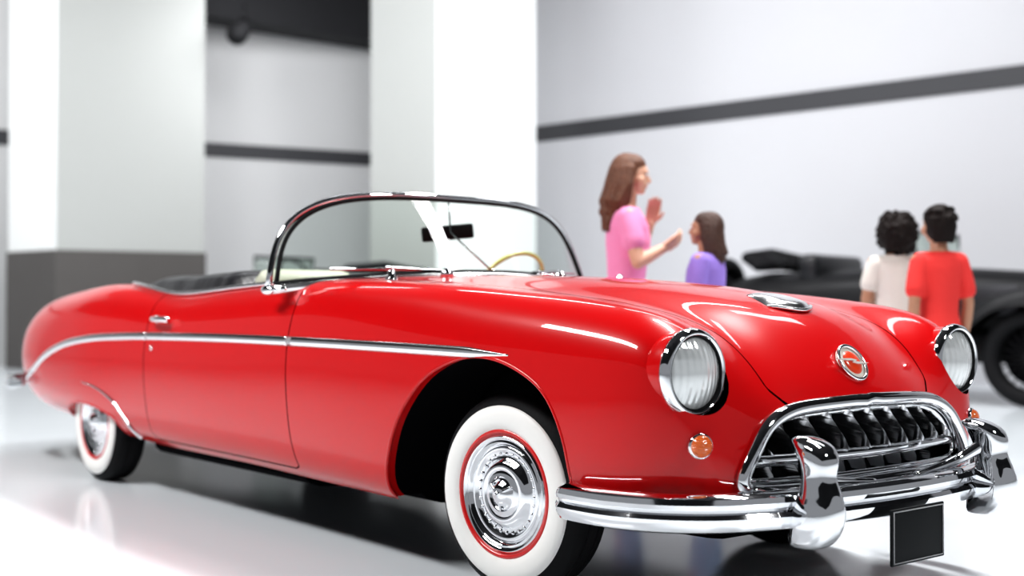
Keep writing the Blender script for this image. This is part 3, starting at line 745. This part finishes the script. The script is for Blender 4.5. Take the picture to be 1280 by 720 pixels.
        for k in range(160):
            a=rr.uniform(0,2*math.pi); z=rr.uniform(-.035,.128)
            rad=.073*math.sqrt(max(.04,1-((z-.05)/.088)**2)); 
            x=-.018+rad*math.cos(a)*1.02; y=rad*math.sin(a)
            if x>.030 and z<.08: continue
            hgx.append(ell(hp(x,y,z),tuple([.008*h*rr.uniform(.8,1.4)]*3),8))
    else:
        hgx.append(ell(hp(-.014,0,.058),tuple(hp(.056,.052,.066)),20))
        for k in range(14):
            a=math.pi+(-1+2*k/13)*1.0; hgx.append(caps([hp(-.012+.046*math.cos(a),.044*math.sin(a),.05),hp(-.012+.042*math.cos(a),.040*math.sin(a),-.004)],[.012*h,.006*h],8))
        for k in range(60):
            a=rr.uniform(0,2*math.pi); z=rr.uniform(.07,.120); rad=.051*math.sqrt(max(.02,1-((z-.06)/.066)**2))
            x=-.014+rad*math.cos(a)*1.05; y=rad*math.sin(a)
            if x>.03 and z<.095: continue
            hgx.append(caps([hp(x,y,z),hp(x+.008*math.cos(a),y+.006*math.sin(a),z+.002)],[.007*h,.005*h],8))
    solid('hair',xf(join(*hgx),HM_),hairm,body,.005,2)
    return body
yR=math.atan2(RT.y,RT.x)
person(wp(783,6.45),yR+.02,1.655,'woman in a pink t-shirt with long brown hair, gesturing',SKIN,PINK,JEAN,HB,
  {-1:((.020,-.130,.650),(.105,-.085,.695),(.75,.25,.45),(0,.6,.6),.5), 1:((.05,.115,.675),(.085,.075,.780),(.25,0,1),(-.3,-1,.2),.5)},'long',hs=.98,slim=.92,headpitch=.08,hw=.96)
person(wp(884,6.12),yR+math.pi-.45,1.355,'girl in a purple top with dark hair, looking up',SKIN2,PURP,JEAN,HM,
  {-1:((.01,-.125,.645),(.075,-.08,.60),(.9,.4,.05),(0,1,0),.6), 1:((.01,.125,.645),(.075,.08,.59),(.9,-.4,.05),(0,-1,0),.6)},'mid',hs=.96,slim=1.05,headpitch=-.10,hb_z=.856,hw=.90)
person(wp(1120,6.80),yR+math.pi/2+.1,1.375,'child in a white shirt with dark curly hair, turned away',SKIN2,WHC,DKT,HD,
  {-1:((.01,-.120,.645),(.09,-.07,.66),(.7,.7,.2),(0,1,0),.5), 1:((.01,.120,.645),(.09,.07,.66),(.7,-.7,.2),(0,-1,0),.5)},'curly',hs=1.06,slim=.92,hb_z=.862)
person(wp(1174,6.2),yR+math.pi/2+.1,1.365,'boy in a red polo shirt with short dark hair, turned away',SKIN2,REDC,DKT,HD,
  {-1:((-.01,-.106,.640),(.02,-.102,.50),(.1,0,-1),(0,.8,.3),.4), 1:((-.025,.106,.640),(.005,.102,.50),(.1,0,-1),(0,-.8,.3),.4)},'short',hs=1.07,slim=.80,sleeve=.7,headyaw=.1,hb_z=.866)
# ================================================================ room
def st(o): o['kind']='structure'; return o
WALLM=mat('wall_paint',(.58,.58,.60),.85,var=.03,vscale=.6,bump=.05,bscale=30)
WALL2=mat('wall_paint_grey',(.62,.62,.62),.85,var=.03,vscale=.6)
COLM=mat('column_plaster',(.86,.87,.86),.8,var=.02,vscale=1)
COL_SHADE=mat('column_plaster_shaded',(.43,.44,.425),.8,var=.02,vscale=1)  # shade painted into the colour of one face per column
CLAD=mat('grey_cladding',(.085,.078,.074),.5,var=.08,vscale=2)
BAND=mat('dark_band',(.05,.05,.055),.6)
CEIL=mat('dark_ceiling',(.012,.012,.014),.8)
FL=mat('polished_floor',(.74,.78,.81),.16,var=.03,vscale=.7,spec=.25,bump=.012,bscale=3)
st(mk('floor',*box((-6,6,-.05),(60,60,.1)),FL,smooth=False))
st(mk('ceiling',*box((-8,8,6.6),(46,46,.1)),CEIL,smooth=False))
def prism(name,pts,z0,z1,m,parent=None):
    k=len(pts);V=[(p[0],p[1],z0) for p in pts]+[(p[0],p[1],z1) for p in pts]
    ar=sum(pts[i-1][0]*pts[i][1]-pts[i][0]*pts[i-1][1] for i in range(k))
    F=[list(range(k))[::-1],[k+i for i in range(k)]]+[[i,(i+1)%k,k+(i+1)%k,k+i] for i in range(k)]
    if ar<0: F=[f[::-1] for f in F]
    return mk(name,V,F,m,parent,smooth=False)
def slab(name,a,b,z0,z1,th,m,off=0):
    a=Vector((a.x,a.y,0));b=Vector((b.x,b.y,0)); t=(b-a).normalized(); n=Vector((-t.y,t.x,0))
    if n.dot(CAM-a)>0: n=-n
    a=a-n*off;b=b-n*off
    return prism(name,[a,b,b+n*th,a+n*th],z0,z1,m)
A1=wp(670,18);B1=wp(1280,13.4); t=(B1-A1).normalized()
A0=A1-t*3.2; B0=B1+t*9
st(slab('wall_right',A0,B0,0,6.55,.2,WALLM))
st(slab('trim_1',A0,B0,3.25,3.48,.02,BAND,off=.02))
A2=wp(255,19.3);B2=wp(463,20.6); t2=(B2-A2).normalized()
st(slab('wall_back',A2-t2*9,B2+t2*4.2,0,6.55,.2,WALL2))
st(slab('trim_2',A2-t2*9,B2+t2*4.2,3.20,3.42,.02,BAND,off=.02))
st(slab('trim_3',wp(150,17.2),wp(500,20.2),5.12,6.5,.6,CEIL))
def column(pts,label,shade_face,clad=None):
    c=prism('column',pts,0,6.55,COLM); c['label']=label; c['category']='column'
    c.data.materials.append(COL_SHADE); c.data.polygons[2+shade_face].material_index=1
    if clad:
        cx=sum(p[0] for p in pts)/len(pts);cy=sum(p[1] for p in pts)/len(pts)
        prism('cladding',[(cx+(p[0]-cx)*1.02,cy+(p[1]-cy)*1.02) for p in pts],.001,clad,CLAD,c)
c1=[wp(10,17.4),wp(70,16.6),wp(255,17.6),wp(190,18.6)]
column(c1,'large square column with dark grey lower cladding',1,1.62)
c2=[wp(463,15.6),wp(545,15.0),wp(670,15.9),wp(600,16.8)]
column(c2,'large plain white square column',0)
p=wp(305,17.5); tl=mk('spotlight',*join(tube([(p.x,p.y,5.13),(p.x,p.y,4.85)],.03),caps([(p.x,p.y,4.85),(p.x+.15,p.y-.2,4.66)],[.12,.15],16)),BLK); tl['label']='black ceiling spotlight under the dark soffit'; tl['category']='light'
# ================================================================ lights
def area(name,loc,tgt,sx_,sy_,pw,col=(1,1,1)):
    l=bpy.data.lights.new(name,'AREA'); l.shape='RECTANGLE'; l.size=sx_; l.size_y=sy_; l.energy=pw; l.color=col
    o=bpy.data.objects.new(name,l); COL.objects.link(o); o.location=loc
    o.rotation_euler=(Vector(tgt)-Vector(loc)).to_track_quat('-Z','Y').to_euler(); return o
area('ceiling_lamp_main',(-.6,2.6,6.1),(-1.0,0.0,0),3.0,.5,480)
area('side_fill_light',(-3.0,-4.4,5.9),(-2.2,-1.0,.2),5,.7,500)  # unseen fill, added to light the car side and the floor beside it
area('ceiling_lamp_front',(5.5,1.5,5.2),(.5,.2,.5),.8,.8,150)
q=wp(-60,13); tg=wp(60,17)
area('wall_fill_light',(q.x-1.5,q.y-2.5,5.8),(tg.x,tg.y,3.2),2.0,2.0,240,(.98,.99,1))  # fill added at the left to brighten the first column's narrow face
for u,D,pw in((60,11.5,170),(500,11,270),(900,11,215),(1250,9,140)):
    p=wp(u,D); area('wall_fill_light',(p.x,p.y,6.3),(p.x-3.5*.77,p.y+3.5*.63,0),2.5,2.5,pw,(.97,.98,1))  # added overhead fills, tuned for the wall brightness
p=wp(370,16.5); area('wall_fill_light',(p.x,p.y,5.0),(wp(360,20).x,wp(360,20).y,2.2),1.5,1.5,60,(.97,.98,1))  # added fill aimed at the back wall
w=bpy.data.worlds.new('World'); sc.world=w; w.use_nodes=True
bg=w.node_tree.nodes['Background']; bg.inputs[0].default_value=(.92,.95,1,1); bg.inputs[1].default_value=.27
# ================================================================ camera
cd=bpy.data.cameras.new('Camera'); cam=bpy.data.objects.new('Camera',cd); COL.objects.link(cam)
cam.location=CAM; pitch=math.atan(24/FPX)
d=FW*math.cos(pitch)+Vector((0,0,math.sin(pitch)))
cam.rotation_euler=d.to_track_quat('-Z','Y').to_euler()
cd.sensor_width=36; cd.lens=FPX/1280*36; cd.clip_end=200
cd.dof.use_dof=True; cd.dof.focus_distance=3.55; cd.dof.aperture_fstop=1.5
sc.camera=cam
